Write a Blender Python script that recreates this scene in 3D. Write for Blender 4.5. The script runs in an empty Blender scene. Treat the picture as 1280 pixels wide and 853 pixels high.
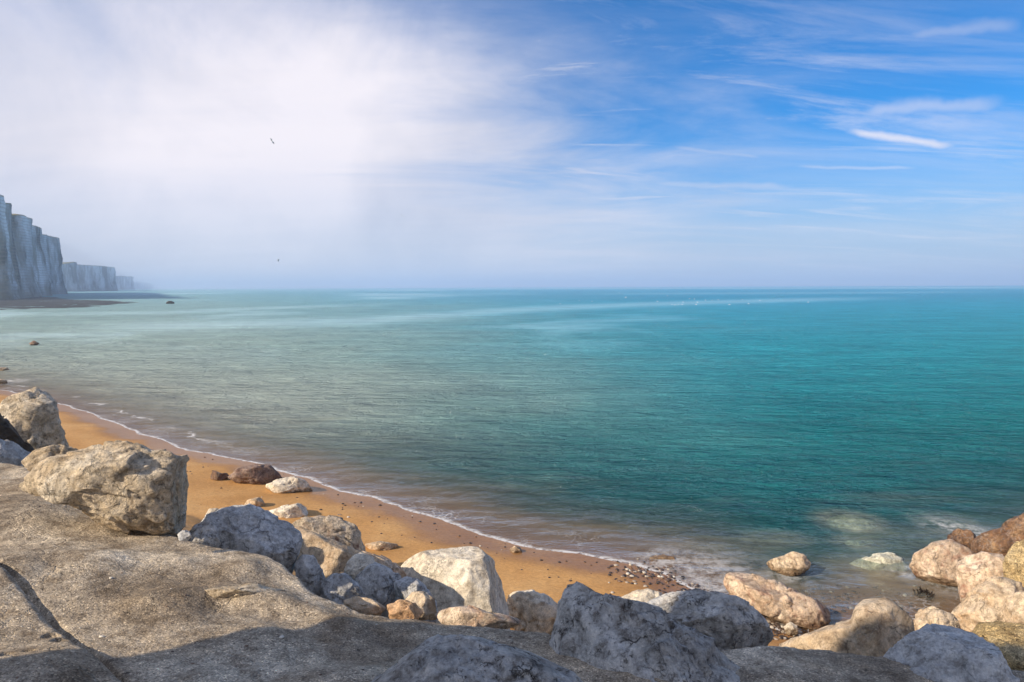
import bpy, bmesh, math, random
import numpy as np
from mathutils import Vector, Matrix
R = math.radians
S = bpy.context.scene
C = S.collection
rng = np.random.default_rng(7)

# ------------------------------------------------------------------ camera
F = 1280 * 24 / 36.0
CAMZ = 6.0
cam_d = bpy.data.cameras.new('camera'); cam = bpy.data.objects.new('camera', cam_d); C.objects.link(cam)
cam_d.lens = 24; cam_d.sensor_width = 36; cam_d.clip_start = 0.05; cam_d.clip_end = 60000
CM = Matrix.Rotation(R(90 - 4.57), 4, 'X') @ Matrix.Rotation(R(-0.25), 4, 'Z')
cam.matrix_world = Matrix.Translation((0, 0, CAMZ)) @ CM
S.camera = cam
M3 = np.array(CM.to_3x3())
O3 = np.array([0, 0, CAMZ])
def ray(px, py):
    v = M3 @ np.array([(px - 640) / F, -(py - 426.5) / F, -1.0])
    return v
def at_z(px, py, z):
    v = ray(px, py); return O3 + v * ((z - CAMZ) / v[2])
def at_d(px, py, D):
    v = ray(px, py); return O3 + v * (D / v[1])

# ------------------------------------------------------------------ light and sky
EL = 31.0
LX, LY = 0.88, 0.47
sun_d = bpy.data.lights.new('sun', 'SUN'); sun = bpy.data.objects.new('sun', sun_d); C.objects.link(sun)
sun_d.energy = 4.7; sun_d.angle = R(0.5); sun_d.color = (1.0, 0.86, 0.68)
ld = Vector((LX, LY, -math.tan(R(EL)))).normalized()
sun.rotation_euler = ld.to_track_quat('-Z', 'Y').to_euler()
S.view_settings.view_transform = 'Standard'; S.view_settings.look = 'None'
S.view_settings.exposure = 0.42; S.view_settings.gamma = 1.0
S.cycles.use_denoising = True
S.cycles.volume_bounces = 2
S.cycles.transparent_max_bounces = 12
S.cycles.max_bounces = 6

class NT:
    def __init__(s, tree): s.t = tree; s.n = tree.nodes; s.l = tree.links
    def node(s, typ, ins=None, **kw):
        nd = s.n.new(typ)
        for k, v in kw.items(): setattr(nd, k, v)
        for k, v in (ins or {}).items(): s.put(nd, k, v)
        return nd
    def put(s, nd, k, v):
        sock = nd.inputs[k]
        if isinstance(v, bpy.types.NodeSocket): s.l.new(v, sock)
        elif isinstance(v, bpy.types.Node): s.l.new(v.outputs[0], sock)
        else:
            if isinstance(v, tuple) and len(v) == 3 and sock.type == 'RGBA': v = (*v, 1)
            sock.default_value = v
    def math(s, op, a, b=0.5, c=None, clamp=False):
        nd = s.node('ShaderNodeMath', {0: a, 1: b}, operation=op, use_clamp=clamp)
        if c is not None: s.put(nd, 2, c)
        return nd.outputs[0]
    def vm(s, op, a, b=(0, 0, 0)):
        nd = s.node('ShaderNodeVectorMath', {0: a, 1: b}, operation=op)
        return nd.outputs['Value'] if op in ('DOT_PRODUCT', 'LENGTH') else nd.outputs[0]
    def mr(s, v, a, b, c=0.0, d=1.0, smooth=False):
        return s.node('ShaderNodeMapRange', {0: v, 1: a, 2: b, 3: c, 4: d}, interpolation_type='SMOOTHSTEP' if smooth else 'LINEAR').outputs[0]
    def noise(s, vec, scale, detail=4, rough=.55, dist=0.0):
        return s.node('ShaderNodeTexNoise', {'Vector': vec, 'Scale': scale, 'Detail': detail, 'Roughness': rough, 'Distortion': dist}).outputs[0]
    def mix(s, f, a, b, bt='MIX'):
        nd = s.node('ShaderNodeMix', data_type='RGBA', blend_type=bt)
        s.put(nd, 0, f); s.put(nd, 6, a); s.put(nd, 7, b); return nd.outputs[2]
    def ramp(s, f, stops):
        nd = s.node('ShaderNodeValToRGB', {0: f}); e = nd.color_ramp.elements
        while len(e) < len(stops): e.new(0.5)
        for el, (p, c) in zip(e, stops): el.position = p; el.color = (*c, 1) if len(c) == 3 else c
        return nd.outputs[0]
    def scale(s, vec, k):
        return s.vm('MULTIPLY', vec, k)

w = bpy.data.worlds.new('World'); S.world = w; w.use_nodes = True
w.node_tree.nodes.clear()
T = NT(w.node_tree)
sky = T.node('ShaderNodeTexSky', sky_type='NISHITA', sun_disc=False)
sky.sun_elevation = R(EL); sky.sun_rotation = math.atan2(-LX, -LY)
sky.air_density = 1.0; sky.dust_density = 0.6; sky.ozone_density = 2.5
D = T.node('ShaderNodeTexCoord').outputs['Generated']
blue = T.mix(1.0, sky.outputs[0], (0.045, 0.40, 0.72), 'MULTIPLY')
sep = T.node('ShaderNodeSeparateXYZ', {0: D})
dz = T.math('MAXIMUM', sep.outputs[2], 0.0)
inv = T.math('DIVIDE', 1.0, T.math('ADD', dz, 0.10))
pl = T.vm('SCALE', D); pl.node.inputs['Scale'].default_value = 1; T.put(pl.node, 'Scale', inv)
# thin veil all round the clearing; unseen part added to lift shadow fill
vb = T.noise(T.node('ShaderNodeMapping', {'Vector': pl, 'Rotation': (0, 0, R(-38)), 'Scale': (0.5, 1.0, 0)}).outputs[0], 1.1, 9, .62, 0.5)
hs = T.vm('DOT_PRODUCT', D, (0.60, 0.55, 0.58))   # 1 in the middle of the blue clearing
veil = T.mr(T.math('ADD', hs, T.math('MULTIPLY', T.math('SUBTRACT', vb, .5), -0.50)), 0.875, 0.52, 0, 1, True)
# cirrus streaks
rot = T.node('ShaderNodeMapping', {'Vector': pl, 'Rotation': (0, 0, R(-28)), 'Scale': (0.55, 2.4, 1)}).outputs[0]
st = T.noise(rot, 0.9, 12, .68, 0.9)
cir = T.math('MULTIPLY', T.mr(st, 0.44, 0.74, 0, 1, True), T.mr(hs, 0.96, 0.76, 0.13, 0.9))
fw = T.noise(T.node('ShaderNodeMapping', {'Vector': pl, 'Rotation': (0, 0, R(-12)), 'Scale': (0.35, 5.0, 1)}).outputs[0], 1.6, 6, .6, 0.5)
cir2 = T.math('MULTIPLY', T.mr(fw, 0.60, 0.80, 0, 0.22, True), T.mr(dz, 0.03, 0.12, 0, 1))
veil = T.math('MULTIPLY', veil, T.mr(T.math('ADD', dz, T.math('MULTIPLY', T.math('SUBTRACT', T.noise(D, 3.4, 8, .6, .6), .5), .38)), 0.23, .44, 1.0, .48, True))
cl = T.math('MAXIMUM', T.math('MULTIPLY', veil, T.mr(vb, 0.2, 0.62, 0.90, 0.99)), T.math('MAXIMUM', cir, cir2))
# contrail-like wisps, each a thin great-circle arc
def wisp(pa, pb, width, strength):
    a = Vector(ray(*pa)).normalized(); b = Vector(ray(*pb)).normalized()
    n = a.cross(b).normalized(); mid = (a + b).normalized(); tg = n.cross(mid)
    half = math.acos(max(-1, min(1, a.dot(b)))) / 2
    dn = T.noise(D, 9, 4, .6)
    dd = T.math('ABSOLUTE', T.math('ADD', T.vm('DOT_PRODUCT', D, tuple(n)), T.math('MULTIPLY', T.math('SUBTRACT', dn, .5), width * 3)))
    al = T.vm('DOT_PRODUCT', D, tuple(tg))
    m = T.math('MULTIPLY', T.mr(dd, 0, width, 1, 0, True), T.mr(T.math('ABSOLUTE', al), half * .55, half, 1, 0, True))
    m = T.math('MULTIPLY', m, T.mr(T.vm('DOT_PRODUCT', D, tuple(mid)), 0.5, 0.8))
    return T.math('MULTIPLY', m, strength)
for pa, pb, wd, sg in (((1050, 160), (1205, 186), 0.008, .75), ((1060, 140), (1270, 128), 0.014, .40), ((830, 182), (965, 200), 0.006, .4), ((980, 208), (1160, 210), 0.004, .35),
                       ((790, 226), (1010, 238), 0.008, .4), ((1120, 45), (1290, 30), 0.012, .30)):
    cl = T.math('MAXIMUM', cl, wisp(pa, pb, wd, sg))
cshade = T.noise(D, 2.6, 6, .55, .4)
ccol = T.mix(T.mr(T.math('ADD', cshade, T.math('MULTIPLY', T.math('SUBTRACT', st, .5), .12)), .32, .62), (3.1, 3.2, 3.8), (4.9, 4.65, 4.95))
low = T.math('MULTIPLY', T.mr(dz, 0.0, 0.22, 1, 0, True), 0.85)
base = T.mix(low, blue, (2.85, 3.2, 4.0))
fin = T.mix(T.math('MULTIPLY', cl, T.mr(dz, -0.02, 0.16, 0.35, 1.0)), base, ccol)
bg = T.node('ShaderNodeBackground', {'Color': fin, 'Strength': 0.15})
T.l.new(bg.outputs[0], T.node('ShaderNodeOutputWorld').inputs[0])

# ------------------------------------------------------------------ helpers
_h = np.random.default_rng(3).permutation(512).astype(np.int64)
_h = np.concatenate([_h, _h])
_g = np.random.default_rng(5).normal(size=(512, 3)); _g /= np.linalg.norm(_g, axis=1)[:, None]
def hsh(i, j, k): return _h[(_h[(_h[i & 511] + j) & 511] + k) & 511]
def pnoise(P):
    I = np.floor(P).astype(np.int64); f = P - I; u = f * f * f * (f * (f * 6 - 15) + 10); r = 0
    for a in (0, 1):
        for b in (0, 1):
            for c in (0, 1):
                g = _g[hsh(I[:, 0] + a, I[:, 1] + b, I[:, 2] + c)]
                d = g[:, 0] * (f[:, 0] - a) + g[:, 1] * (f[:, 1] - b) + g[:, 2] * (f[:, 2] - c)
                r = r + d * (u[:, 0] if a else 1 - u[:, 0]) * (u[:, 1] if b else 1 - u[:, 1]) * (u[:, 2] if c else 1 - u[:, 2])
    return r * 1.6
def fbm(P, o=4, g=.5, ridged=False):
    s = 0; a = 1; t = 0
    for i in range(o):
        n = pnoise(P * 2 ** i + 17.3 * i)
        if ridged: n = 1 - 2 * np.abs(n)
        s = s + a * n; t += a; a *= g
    return s / t
_f = np.random.default_rng(9).random((512, 3))
def worley(P):
    I = np.floor(P).astype(np.int64); n = len(P)
    d1 = np.full(n, 9.); d2 = np.full(n, 9.); id1 = np.zeros(n, np.int64); of = np.zeros((n, 3))
    for a in (-1, 0, 1):
        for b in (-1, 0, 1):
            for c in (-1, 0, 1):
                J = I + np.array([a, b, c]); h = hsh(J[:, 0], J[:, 1], J[:, 2])
                q = P - J - _f[h]; d = np.linalg.norm(q, axis=1)
                m = d < d1; of[m] = q[m]
                d2 = np.where(m, d1, np.minimum(d2, d)); id1 = np.where(m, h, id1); d1 = np.where(m, d, d1)
    return d1, d2, id1, of
def sstep(x, a, b):
    t = np.clip((x - a) / (b - a), 0, 1); return t * t * (3 - 2 * t)

def mesh_obj(name, V, Fc, mat, loc=(0, 0, 0), parent=None, attrs=None, smooth=True, **props):
    me = bpy.data.meshes.new(name)
    V = np.asarray(V, dtype=np.float32)
    if isinstance(Fc, np.ndarray):
        n, k = Fc.shape
        me.vertices.add(len(V)); me.vertices.foreach_set('co', V.ravel())
        me.loops.add(n * k); me.loops.foreach_set('vertex_index', Fc.astype(np.int32).ravel())
        me.polygons.add(n); me.polygons.foreach_set('loop_start', np.arange(0, n * k, k, dtype=np.int32))
        me.update(calc_edges=True)
    else:
        me.from_pydata(V.tolist(), [], Fc)
    if smooth: me.polygons.foreach_set('use_smooth', np.ones(len(me.polygons), bool))
    for k, v in (attrs or {}).items():
        a = me.attributes.new(k, 'FLOAT', 'POINT'); a.data.foreach_set('value', np.asarray(v, np.float32))
    me.validate(); me.update()
    if mat: me.materials.append(mat)
    o = bpy.data.objects.new(name, me); C.objects.link(o); o.location = loc
    if parent: o.parent = parent
    for k, v in props.items(): o[k] = v
    return o
def grid_faces(nr, nc, wrap=False):
    i = np.arange(nr - 1)[:, None]; j = np.arange(nc if wrap else nc - 1)[None, :]
    jn = (j + 1) % nc
    return np.stack([i * nc + j, i * nc + jn, (i + 1) * nc + jn, (i + 1) * nc + j], -1).reshape(-1, 4)
_ico = {}
def ico(sub):
    if sub not in _ico:
        bm = bmesh.new(); bmesh.ops.create_icosphere(bm, subdivisions=sub, radius=1)
        _ico[sub] = (np.array([v.co[:] for v in bm.verts]), np.array([[v.index for v in f.verts] for f in bm.faces]))
        bm.free()
    v, f = _ico[sub]; return v / np.linalg.norm(v, axis=1)[:, None], f

def new_mat(name):
    m = bpy.data.materials.new(name); m.use_nodes = True; m.node_tree.nodes.clear()
    t = NT(m.node_tree); out = t.node('ShaderNodeOutputMaterial'); return m, t, out

# ------------------------------------------------------------------ materials
def rockmat(name, c1, c2, c3, sc=1.0, mc=.58, vein=0.0, pits=0.3, crack=0.4, bump=0.5, spots=0.0, stain=None, stain_amt=0.0, rough=.85, wet=False, grit=False):
    m, t, out = new_mat(name)
    oi = t.node('ShaderNodeObjectInfo').outputs['Random']
    tc = t.node('ShaderNodeTexCoord').outputs['Object']
    off = t.node('ShaderNodeCombineXYZ', {0: t.math('MULTIPLY', oi, 37.0), 1: t.math('MULTIPLY', oi, 91.0), 2: t.math('MULTIPLY', oi, 13.0)}).outputs[0]
    co = t.vm('ADD', tc, off)
    big = t.noise(co, 1.7 * sc, 6, .6, .4)
    col = t.ramp(big, [(0.28, c1), (0.50, c2), (0.72, c3)])
    mid = t.noise(co, 9 * sc, 8, .68)
    col = t.mix(1.0, col, t.ramp(mid, [(0.36, (mc, mc * .95, mc * .9)), (.5, (1, 1, 1)), (.64, (1.36, 1.34, 1.30))]), 'MULTIPLY')
    fine = t.noise(co, 95 if grit else 55, 5, .75)
    col = t.mix(1.0, col, t.ramp(fine, [(0.3, (.72, .72, .72)), (.7, (1.25, 1.25, 1.25))]), 'MULTIPLY')
    wob = t.vm('ADD', co, t.vm('SCALE', t.node('ShaderNodeTexNoise', {'Vector': co, 'Scale': 3.5 * sc, 'Detail': 5.0, 'Roughness': .65}).outputs[1]))
    t.put(wob.node.inputs[1].links[0].from_node, 'Scale', 0.35 / sc)
    ck = t.node('ShaderNodeTexVoronoi', {'Vector': wob, 'Scale': 2.3 * sc}, feature='DISTANCE_TO_EDGE').outputs[0]
    gate = t.mr(t.noise(co, 2.6 * sc, 3), .47, .60)
    ckm = t.math('MULTIPLY', t.mr(ck, 0.0, 0.03, 1, 0), gate)
    ck2 = t.node('ShaderNodeTexVoronoi', {'Vector': wob, 'Scale': 6.5 * sc}, feature='DISTANCE_TO_EDGE').outputs[0]
    ckm = t.math('MAXIMUM', ckm, t.math('MULTIPLY', t.mr(ck2, 0.0, 0.03, .8, 0), t.mr(t.noise(co, 3.7 * sc, 4), .50, .60)))
    col = t.mix(t.math('MULTIPLY', ckm, crack), col, (.03, .025, .02))
    if stain:
        sm = t.math('MULTIPLY', t.mr(t.noise(co, 2.9 * sc, 7, .65, 1.0), .52, .68), stain_amt)
        col = t.mix(sm, col, stain)
    if vein:
        vn = t.math('ABSOLUTE', t.math('SUBTRACT', t.noise(co, 2.8 * sc, 5, .55, 1.6), .5))
        vm_ = t.math('MULTIPLY', t.mr(vn, 0, .022, 1, 0), t.mr(t.noise(co, 3.3 * sc, 2), .45, .6))
        wb2 = t.node('ShaderNodeMapping', {'Vector': wob, 'Rotation': (0.3, .9, .4), 'Scale': (1, 2.6, 1)}).outputs[0]
        v2 = t.math('MULTIPLY', t.mr(t.node('ShaderNodeTexVoronoi', {'Vector': wb2, 'Scale': 1.9 * sc}, feature='DISTANCE_TO_EDGE').outputs[0], 0, .018, 1, 0), t.mr(t.noise(co, 3.1, 3), .5, .62))
        vm_ = t.math('MAXIMUM', vm_, v2)
        patch = t.mr(t.noise(co, 5.5 * sc, 9, .78, .6), .54, .66, 0, .8)
        vm_ = t.math('MAXIMUM', vm_, patch)
        col = t.mix(t.math('MULTIPLY', vm_, vein), col, (.62, .62, .60))
    pv = t.noise(co, 34 if name.startswith('worn') else 20 * sc, 5, .7)
    pm = t.mr(pv, .32, .40, 1, 0)
    col = t.mix(t.math('MULTIPLY', pm, pits), col, (.05, .045, .035))
    if spots:
        sv = t.node('ShaderNodeTexVoronoi', {'Vector': co, 'Scale': 75.0}).outputs[0]
        sp = t.math('MULTIPLY', t.mr(sv, .16, .24, 1, 0), t.mr(t.noise(co, 8, 3), .50, .66))
        col = t.mix(t.math('MULTIPLY', sp, spots), col, (.62, .62, .60))
    h = t.math('ADD', t.math('MULTIPLY', t.noise(co, 10 * sc, 12, .70), 1.0), t.math('MULTIPLY', ckm, -0.25))
    h = t.math('ADD', h, t.math('MULTIPLY', pm, -0.22 * (0.4 + pits)))
    h = t.math('ADD', h, t.math('MULTIPLY', fine, .14))
    if grit:
        gv = t.node('ShaderNodeTexVoronoi', {'Vector': co, 'Scale': 115.0}).outputs
        gv2 = t.node('ShaderNodeTexVoronoi', {'Vector': co, 'Scale': 260.0}).outputs
        h = t.math('ADD', h, t.math('MULTIPLY', t.math('SUBTRACT', .6, gv[0]), .06))
        h = t.math('ADD', h, t.math('MULTIPLY', t.math('SUBTRACT', .6, gv2[0]), .03))
        gc = t.node('ShaderNodeSeparateColor', {0: gv[1]}).outputs[0]
        col = t.mix(1.0, col, t.ramp(gc, [(0, (.55, .52, .50)), (.5, (.95, .94, .92)), (.9, (1.15, 1.12, 1.1)), (1, (1.9, 1.9, 1.85))]), 'MULTIPLY')
    pz_ = t.node('ShaderNodeSeparateXYZ', {0: t.node('ShaderNodeNewGeometry').outputs['Position']}).outputs[2]
    wetm = t.mr(t.math('ADD', pz_, t.math('MULTIPLY', t.math('SUBTRACT', mid, .5), .5)), .02, .30, 1, 0, True)     # stays wet below the tide mark
    if name.startswith('submerged'): wetm = t.math('MULTIPLY', wetm, 0.0)
    col = t.mix(wetm, col, t.mix(1.0, col, (.42, .36, .30), 'MULTIPLY'))
    rough = t.mr(wetm, 0, 1, rough, .3)
    bp = t.node('ShaderNodeBump', {'Height': h, 'Strength': min(1, bump), 'Distance': 0.065})
    b = t.node('ShaderNodeBsdfPrincipled', {'Base Color': col, 'Roughness': rough, 'Normal': bp.outputs[0]})
    b.inputs['Specular IOR Level'].default_value = .55 if wet else .22
    t.l.new(b.outputs[0], out.inputs[0]); return m

M = {}
M['grey'] = rockmat('grey_limestone', (.28, .26, .23), (.56, .535, .49), (.76, .74, .70), 1.3, mc=.40, vein=1.0, pits=.7, crack=1.0, bump=1.0, spots=.5, stain=(.13, .085, .05), stain_amt=.45)
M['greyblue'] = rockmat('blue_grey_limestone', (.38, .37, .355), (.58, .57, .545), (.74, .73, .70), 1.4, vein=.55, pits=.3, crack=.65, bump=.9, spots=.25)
M['crust'] = rockmat('crusted_limestone', (.42, .30, .17), (.66, .54, .38), (.80, .72, .58), 1.5, vein=.2, pits=.6, crack=.5, bump=1.0, stain=(.30, .21, .10), stain_amt=.5)
M['white'] = rockmat('pale_limestone', (.52, .43, .31), (.68, .60, .47), (.76, .69, .57), 1.0, vein=.12, pits=.10, crack=.5, bump=.62, stain=(.50, .42, .31), stain_amt=.4)
M['streak'] = rockmat('streaked_tan_rock', (.40, .29, .20), (.56, .46, .34), (.66, .57, .45), 1.6, vein=.1, pits=.25, crack=.7, bump=.9, stain=(.17, .085, .06), stain_amt=.95)
M['tan'] = rockmat('tan_limestone', (.42, .30, .18), (.56, .43, .29), (.66, .54, .39), 1.2, vein=.2, pits=.16, crack=.6, bump=.7, stain=(.42, .25, .12), stain_amt=.5)
M['pink'] = rockmat('pinkish_limestone', (.36, .25, .16), (.58, .44, .31), (.72, .60, .46), 1.3, vein=.25, pits=.2, crack=.7, bump=.7, stain=(.28, .10, .06), stain_amt=.55, rough=.6)
M['brown'] = rockmat('brown_rock', (.09, .042, .02), (.21, .11, .05), (.38, .235, .12), 1.6, vein=.30, pits=.45, crack=.7, bump=.9, stain=(.10, .045, .025), stain_amt=.5, rough=.5, wet=True)
M['purple'] = rockmat('purple_brown_rock', (.13, .075, .06), (.23, .15, .12), (.42, .31, .23), 2.0, vein=.25, pits=.3, crack=.6, bump=.9, stain=(.40, .28, .18), stain_amt=.5)
M['yellow'] = rockmat('yellow_crusted_rock', (.36, .25, .11), (.56, .42, .21), (.68, .56, .34), 1.6, vein=.1, pits=.35, crack=.4, bump=1.0, grit=True)
M['orange'] = rockmat('orange_rock', (.50, .29, .15), (.62, .42, .25), (.68, .53, .38), 2.0, pits=.2, crack=.5, bump=.7)
M['under'] = rockmat('submerged_pale_rock', (.38, .37, .28), (.54, .52, .41), (.64, .61, .50), 1.0, pits=.1, crack=.2, bump=.4)
M['dark'] = rockmat('dark_wet_and_shade_rock', (.035, .025, .015), (.08, .055, .03), (.16, .11, .06), 2.5, pits=.4, crack=.4, bump=1.0, rough=.5, wet=True)  # wet dark stone; also stands for shadow on the frame-edge boulder
M['ledge'] = rockmat('worn_gritty_ledge', (.22, .17, .115), (.47, .395, .295), (.72, .63, .49), 0.65, vein=0.0, pits=.75, crack=.0, bump=.8, spots=.5, stain=(.20, .145, .09), stain_amt=.8, grit=True)
M['concrete'] = rockmat('shade_wall_concrete', (.25, .24, .22), (.32, .31, .29), (.40, .39, .36), .6, pits=.3, crack=.3, bump=.4)

# ------------------------------------------------------------------ shoreline field
shore_px = [(-300, 446), (-120, 467), (0, 487), (60, 500), (120, 520), (190, 547), (240, 565), (330, 582), (400, 605), (500, 636), (570, 658), (640, 679), (700, 690), (770, 700), (820, 716), (870, 742), (930, 772), (985, 795), (1050, 800), (1100, 782), (1150, 775), (1200, 785), (1260, 770), (1330, 745), (1450, 700), (1700, 650)]
shore = [(-400, 330), (-230, 190), (-120, 98)] + [tuple(at_z(px, py, 0)[:2]) for px, py in shore_px] + [(60, 24), (300, 40), (900, 60)]
shore = np.array(shore)
# rounding by Chaikin
for _ in range(2):
    a, b = shore[:-1], shore[1:]
    shore = np.concatenate([shore[:1], np.stack([a * .75 + b * .25, a * .25 + b * .75], 1).reshape(-1, 2), shore[-1:]])
land = np.concatenate([shore, [(900, -2000), (-2000, -2000), (-2000, 330)]])
def seg_dist(X, Y, poly):
    d = np.full(X.shape, 1e9)
    for (ax, ay), (bx, by) in zip(poly[:-1], poly[1:]):
        ex, ey = bx - ax, by - ay; L = ex * ex + ey * ey + 1e-12
        t = np.clip(((X - ax) * ex + (Y - ay) * ey) / L, 0, 1)
        d = np.minimum(d, np.hypot(X - ax - t * ex, Y - ay - t * ey))
    return d
def inside(X, Y, poly):
    r = np.zeros(X.shape, bool); n = len(poly)
    for i in range(n):
        x0, y0 = poly[i]; x1, y1 = poly[(i + 1) % n]
        if y0 == y1: continue
        c = ((y0 > Y) != (y1 > Y)) & (X < (x1 - x0) * (Y - y0) / (y1 - y0) + x0)
        r ^= c
    return r
def shore_sd(X, Y):     # metres, positive to seaward
    X = np.asarray(X, float); Y = np.asarray(Y, float)
    wob = 0.22 * pnoise(np.stack([X * .55, Y * .55, X * 0 + .3], -1).reshape(-1, 3)).reshape(X.shape) + 0.07 * pnoise(np.stack([X * 2.1, Y * 2.1, X * 0 + 5.3], -1).reshape(-1, 3)).reshape(X.shape)
    d = seg_dist(X, Y, shore)
    return np.where(inside(X, Y, land), -d, d) + wob
def ground_z(X, Y, sd=None):
    sd = shore_sd(X, Y) if sd is None else sd
    l = np.maximum(-sd, 0)
    z = np.where(sd > 0, -np.minimum(0.055 * sd + 0.0022 * sd ** 1.6, 4.0), 0.10 * np.minimum(l, 4.6) + 0.50 * np.clip(l - 4.6, 0, 6.0))
    P = np.stack([X, Y, X * 0], -1).reshape(-1, 3)
    z = z + (0.035 * fbm(P * .35, 3)).reshape(X.shape) * sstep(np.abs(sd), 0.4, 3.0) + (0.006 * fbm(P * 2.3 + 4, 3)).reshape(X.shape) * sstep(np.abs(sd), 0.2, 1.5)
    return z
def hit_ground(px, py):
    v = ray(px, py); D_ = np.linspace(3, 60, 1200); k = D_ / v[1]
    P = O3[None] + v[None] * k[:, None]
    g = np.maximum(ground_z(P[:, 0], P[:, 1]), -0.02)
    i = int(np.argmax(P[:, 2] <= g)); return D_[i] if P[i, 2] <= g[i] else D_[-1]

def az_array(half, nf, coarse):
    a = np.linspace(-half, half, nf)
    left = np.linspace(-180, -half, coarse + 1)[:-1]; right = np.linspace(half, 180, coarse + 1)[1:-1]
    return np.radians(np.concatenate([left, a, right]))
# beach and sea floor: one sheet
az = az_array(43, 400, 50); rr = np.concatenate([[0.01], np.geomspace(3.0, 60, 300), np.geomspace(62, 12000, 26)])
A, Rr = np.meshgrid(az, rr); X = Rr * np.sin(A); Y = Rr * np.cos(A)
sd = shore_sd(X, Y); Z = ground_z(X, Y, sd)
V = np.stack([X, Y, Z], -1).reshape(-1, 3)
m, t, out = new_mat('beach_sand')
tc = t.node('ShaderNodeTexCoord').outputs['Object']
sda = t.node('ShaderNodeAttribute', attribute_name='shore').outputs['Fac']
nz = t.noise(tc, .8, 5, .6)
c = t.ramp(t.noise(tc, .5, 6, .6), [(.3, (.43, .225, .072)), (.5, (.52, .285, .100)), (.7, (.60, .36, .145))])
c = t.mix(1.0, c, t.ramp(t.noise(tc, 14, 6, .75), [(.3, (.72, .70, .68)), (.7, (1.18, 1.17, 1.15))]), 'MULTIPLY')
c = t.mix(1.0, c, t.ramp(t.noise(tc, 160, 2, .7), [(.3, (.80, .80, .80)), (.7, (1.2, 1.2, 1.2))]), 'MULTIPLY')
wet = t.mr(t.math('ADD', sda, t.math('MULTIPLY', t.math('SUBTRACT', nz, .5), 1.6)), -1.7, -0.5, 0, 1, True)
c = t.mix(t.math('MULTIPLY', wet, .85), c, t.mix(1.0, c, (.52, .46, .46), 'MULTIPLY'))
deb = t.node('ShaderNodeTexVoronoi', {'Vector': tc, 'Scale': 3.4}).outputs[0]
dm = t.math('MULTIPLY', t.mr(deb, .05, .09, 1, 0), t.mr(t.noise(tc, 1.1, 3), .50, .58))
c = t.mix(t.math('MULTIPLY', dm, .7), c, (.06, .035, .02))
rub = t.mr(t.math('ADD', sda, t.math('MULTIPLY', t.math('SUBTRACT', nz, .5), 2.0)), -5.2, -6.6)      # shingle bank above the sand
gv = t.node('ShaderNodeTexVoronoi', {'Vector': tc, 'Scale': 11.0}); gcol = t.node('ShaderNodeSeparateColor', {0: gv.outputs[1]}).outputs[0]
c = t.mix(rub, c, t.ramp(gcol, [(0, (.10, .085, .07)), (.6, (.28, .24, .18)), (1, (.50, .46, .38))]))
sub = t.mr(sda, 0.3, 6.0)
c = t.mix(sub, c, t.mix(t.mr(t.noise(tc, 1.1, 6, .65), .42, .60), (.30, .235, .13), (.09, .085, .055)))
h = t.math('ADD', t.math('MULTIPLY', t.noise(t.scale(tc, (1, 1.6, 1)), 5, 6, .6), .5), t.math('MULTIPLY', t.noise(tc, 60, 3, .7), .08))
h = t.math('ADD', h, t.math('MULTIPLY', rub, t.math('MULTIPLY', gv.outputs[0], -1.2)))
b = t.node('ShaderNodeBsdfPrincipled', {'Base Color': c, 'Roughness': t.mr(wet, 0, 1, .9, .35), 'Normal': t.node('ShaderNodeBump', {'Height': h, 'Strength': .55, 'Distance': .05}).outputs[0]})
b.inputs['Specular IOR Level'].default_value = .3
t.l.new(b.outputs[0], out.inputs[0])
mesh_obj('beach_ground', V, grid_faces(len(rr), len(az), True), m, attrs={'shore': sd.ravel()}, kind='structure')

# ------------------------------------------------------------------ sea
az = az_array(42, 480, 40); rr = np.concatenate([np.geomspace(8, 120, 640), np.geomspace(122, 14000, 160)])
A, Rr = np.meshgrid(az, rr); X = Rr * np.sin(A); Y = Rr * np.cos(A)
sd = shore_sd(X, Y)
Pn = np.stack([X, Y, X * 0], -1).reshape(-1, 3)
fade = sstep(sd, 0.3, 8.0) * (1 - sstep(Rr, 60, 110))
# short wind waves, crests roughly along the view's width
Wv = 0
for k in range(9):
    th = R(90 + rng.uniform(-48, 48)); lam = rng.uniform(.55, 2.4); ph = rng.uniform(0, 6.3)
    wx, wy = math.cos(th), math.sin(th)
    warp = 0.9 * pnoise(Pn * .16 + 7 * k).reshape(X.shape)
    env = 0.5 + 0.9 * pnoise(Pn * .11 + 31 * k).reshape(X.shape)
    Wv = Wv + env * lam * .006 * np.sin((X * wx + Y * wy) * 2 * math.pi / lam + ph + warp * 3)
Wv = Wv + (0.030 * fbm(Pn * np.array([.9, 2.0, 1]), 3) + 0.022 * fbm(Pn * np.array([2.2, 4.6, 1]) + 9, 3, .6, True)).reshape(X.shape)
swash = 0.035 * fbm(Pn * np.array([.5, .9, 1]) + 40, 3).reshape(X.shape) * sstep(sd, 0.1, 1.5)
Z = np.where(sd > -1.5, Wv * fade + swash * (1 - sstep(Rr, 60, 110)), -0.03)
tx = X / np.maximum(Y, 1e-3)
depth = np.log1p(np.clip(sd, 0, None)) / math.log(301)
nA = fbm(Pn * .012 * np.array([1, 1, 1]), 4).reshape(X.shape)
nB = fbm(np.stack([tx.ravel() * 3, np.log(Rr.ravel()) * 2.5, X.ravel() * 0], -1), 4).reshape(X.shape)
pale = (1 - sstep(tx + .18 * nB + 0.06 * np.log(Rr / 60.0), -0.52, 0.42)) * sstep(Rr, 18, 34)
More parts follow.
